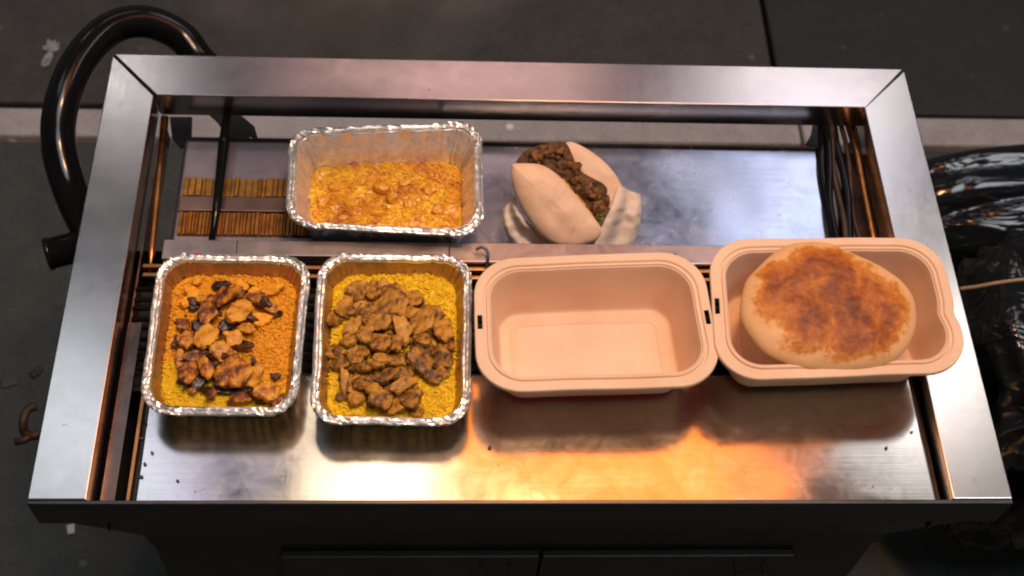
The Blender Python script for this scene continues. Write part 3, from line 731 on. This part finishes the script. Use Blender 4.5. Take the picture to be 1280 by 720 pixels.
nap = empty('paper_napkin', tuple(P(705,300,DZ)), 'pleated pale paper napkin folded round the bottom of the pita sandwich', 'napkin')
fold('napkin_fold', [(644,246),(650,266),(672,288),(700,306)], [(628,262),(630,285),(640,305),(660,322)], nap, 3, .0034, M['wrap'], [.004,.0,-.012,-.022], [-.012,-.020,-.034,-.042])
fold('napkin_fold', [(773,232),(764,258),(752,284),(740,312)], [(800,244),(801,268),(796,292),(786,318)], nap, 3, .0036, M['wrap'], [.010,.008,-.004,-.020], [-.004,-.012,-.026,-.040])
fold('napkin_fold', [(640,290),(680,312),(720,318),(770,305)], [(632,310),(660,325),(740,328),(796,312)], nap, 3, .002, M['wrap'], [-.026,-.028,-.028,-.026], [-.042]*4)

# dark crumbs on the left of the counter plate
rk = random.Random(3)
for x, y in ((182,530),(176,548),(190,566),(181,580),(176,596),(222,601),(612,560),(1108,560),(1140,540)):
    o = bpy.data.objects.new('crumb', chunk_mesh('crumb', rk.uniform(.0012,.0024), rk.uniform(.001,.0018), .0009, rk.uniform(1,60), .3, M['char'])); col.objects.link(o)
    o.location = P(x, y, PZ+.0012); tag(o, 'tiny dark crumb scattered on the steel counter plate', 'crumb', 'dark crumbs on the counter plate')
# pink fleck on the first tray rim
o = bpy.data.objects.new('pink_fleck', chunk_mesh('pink_fleck', .0022,.0018,.0012, 3, .2, M['pink'])); col.objects.link(o); o.location = P(247,317,.0245)
tag(o, 'tiny pink fleck on the back rim of the left foil tray', 'food fleck')

# ------------------------------------------------------------------ garbage bags
def bag(cen, sx, sy, sz, rot, seed, ridge, label, fold_dir='x', amp=.10):
    bm = bmesh.new(); bmesh.ops.create_icosphere(bm, subdivisions=6, radius=1)
    for v in bm.verts:
        d = v.co.normalized(); p = Vector((math.copysign(abs(d.x)**.8, d.x)*sx, math.copysign(abs(d.y)**.8, d.y)*sy, math.copysign(abs(d.z)**.7, d.z)*sz))
        q = Vector((p.x*2.2, p.y*ridge, p.z*ridge)) if fold_dir == 'x' else Vector((p.x*ridge, p.y*2.5, p.z*ridge*.6))
        if fold_dir == 'x':
            sf = p.y-.55*p.z+.030*N((p.x*3,p.y*6,seed), 1)
            p += d*(.022*(abs(math.sin(math.pi*sf/.058))**.55-.5)+.006*N((p.x*3,p.y*30,p.z*30), 1)); v.co = p; continue
        n_ = (1-abs(N(q, 1, seed))*2.2) + .45*(1-abs(N(q, 2.3, seed+4))*2)
        p += d*(amp*sz*n_ + .05*sz*N(p, 14, seed))
        v.co = p
    me = bpy.data.meshes.new('garbage_bag'); bm.to_mesh(me); bm.free()
    o = link('garbage_bag', me, M['bag'], None, True); o.location = cen; o.rotation_euler.z = rot
    tag(o, label, 'garbage bag', 'black garbage bags beside the cart'); return o
bag(tuple(P(1335,300,-.66)), .42,.115,.18, R(2), 1, 16, 'glossy black garbage bag with long horizontal folds near the kerb', amp=.10)
bag(tuple(P(1350,500,-.52)), .22,.15,.26, R(-8), 5, 16, 'crumpled black garbage bag with upright creases at the right edge', 'y', .14)
vs, fs = [], []; tube_into(catmull([P(1200,361,-.20),P(1222,358,-.19),P(1250,353,-.18),P(1285,349,-.18),P(1330,350,-.19)], 6), .0022, vs, fs, 8)
tag(mesh('cord', vs, fs, M['cord'], None, True), 'thin tan cord lying between the two black garbage bags', 'cord')

# steam rising from the rear tray
def steam():
    m = bpy.data.materials.new('steam'); m.use_nodes = True; nt = m.node_tree; nt.nodes.remove(nt.nodes['Principled BSDF'])
    v = nd(nt, 'ShaderNodeVolumePrincipled'); v.inputs['Color'].default_value = (.95,.93,.95,1); v.inputs['Anisotropy'].default_value = .2
    tc = nd(nt, 'ShaderNodeTexCoord'); n1 = noise_n(nt, tc.outputs['Object'], 9, 3, .6, 1.0)
    sx = nd(nt, 'ShaderNodeVectorMath', operation='MULTIPLY'); nt.links.new(tc.outputs['Object'], sx.inputs[0]); sx.inputs[1].default_value = (1/.20, 1/.12, 1/.22)
    ln = nd(nt, 'ShaderNodeVectorMath', operation='LENGTH'); nt.links.new(sx.outputs[0], ln.inputs[0])
    fall = mrange(nt, ln.outputs['Value'], 1, 0, .15, 1.0)
    mu = nd(nt, 'ShaderNodeMath', operation='MULTIPLY'); nt.links.new(fall, mu.inputs[0]); nt.links.new(mrange(nt, n1, .05, 1, .42, .64), mu.inputs[1])
    m2 = nd(nt, 'ShaderNodeMath', operation='MULTIPLY'); nt.links.new(mu.outputs[0], m2.inputs[0]); m2.inputs[1].default_value = 40
    nt.links.new(m2.outputs[0], v.inputs['Density']); nt.links.new(v.outputs[0], nt.nodes['Material Output'].inputs['Volume'])
    bm = bmesh.new(); bmesh.ops.create_icosphere(bm, subdivisions=3, radius=1)
    for q in bm.verts: q.co = Vector((q.co.x*.20, q.co.y*.12, q.co.z*.22))
    me = bpy.data.meshes.new('steam'); bm.to_mesh(me); bm.free(); o = link('steam', me, m); o.location = (-.175, .50, .24)
    tag(o, 'thin steam drifting up from the rear foil tray', 'steam', kind='stuff')
steam()
# ------------------------------------------------------------------ light
def area(name, loc, target, size, energy, colr, sy=None):
    l = bpy.data.lights.new(name, 'AREA'); l.energy = energy; l.color = colr; l.size = size
    if sy: l.shape = 'RECTANGLE'; l.size_y = sy
    o = bpy.data.objects.new(name, l); col.objects.link(o); o.location = loc
    o.rotation_euler = (Vector(target)-Vector(loc)).to_track_quat('-Z', 'Y').to_euler(); return o
def refl(px, py, z, t):
    p = P(px, py, z); d = (p-CAM).normalized(); d.z = -d.z; return p+d*t, p
def lamp(name, px, py, z, t, size, e, c, sy=None):
    l, p = refl(px, py, z, t); return area(name, tuple(l), tuple(p), size, e, c, sy)
lamp('warm_stall_lamp', 745, 585, PZ, 1.7, .80, 3.5, (1,.24,.03), .34)
lamp('white_stall_lamp', 465, 590, PZ, 1.7, .24, 1.35, (1,.80,.58), .30)
lamp('lilac_plate_light', 235, 590, PZ, 1.9, .20, .35, (.80,.74,1), .40)  # added area light, gives the plate's left end a lilac reflection
lamp('white_plate_light', 1150, 470, PZ, 2.0, .12, .6, (1,.95,.95), .22)  # added area light for a pale reflection at the plate's right
lamp('cool_street_lamp', 985, 285, DZ, 2.6, .34, 1.7, (.76,.80,1), .34)
lamp('back_rim_light', 1010, 105, 0, 3.0, .70, 2.2, (1,.93,.93), .40)  # area light added where the right of the back rim mirrors it
lamp('right_rim_light', 1185, 470, 0, 2.4, .40, 1.4, (1,.95,.90), .6)  # added so the right rim shows a bright gradient
lamp('left_rim_light', 72, 545, 0, 2.4, .40, 1.5, (.82,.92,1), .6)  # added bluish light for the gradient low on the left rim
lamp('corner_rim_light', 150, 95, 0, 3.0, .22, .8, (1,.95,.95), .18)  # added light that brightens the back left corner of the rim
lamp('pink_rim_light', 560, 98, 0, 3.0, 1.0, 2.2, (1,.62,.55), .3)  # added pinkish light, reflected in the middle of the back rim
area('overhead_heat_lamp', (.14,.40,1.75), (.1,.2,0), .22, 17, (1,.56,.27))
s = bpy.data.lights.new('sky_glow', 'SUN'); s.energy = 1.0; s.angle = R(25); s.color = (.93,.95,1); so = bpy.data.objects.new('sky_glow', s); col.objects.link(so)
so.rotation_euler = (R(6), R(14), 0)
w = bpy.data.worlds.new('World'); sc.world = w; w.use_nodes = True; nt = w.node_tree
sky = nt.nodes.new('ShaderNodeTexSky'); sky.sky_type = 'NISHITA'; sky.sun_disc = False; sky.sun_elevation = R(4); sky.sun_rotation = R(160)
nt.links.new(sky.outputs[0], nt.nodes['Background'].inputs[0]); nt.nodes['Background'].inputs[1].default_value = .035

# ------------------------------------------------------------------ camera + view
cd = bpy.data.cameras.new('camera'); cam = bpy.data.objects.new('camera', cd); col.objects.link(cam); sc.camera = cam
mt = Matrix((RV, UV, -FV)).transposed().to_4x4(); mt.translation = CAM; cam.matrix_world = mt
cd.sensor_width = 36; cd.lens = FPX/1280*36; cd.clip_start = .05; cd.clip_end = 500
cd.dof.use_dof = True; cd.dof.focus_distance = 1.16; cd.dof.aperture_fstop = 9
sc.view_settings.view_transform = 'Standard'; sc.view_settings.look = 'None'; sc.view_settings.exposure = 0; sc.view_settings.gamma = 1

sc.cycles.filter_width = 2.0
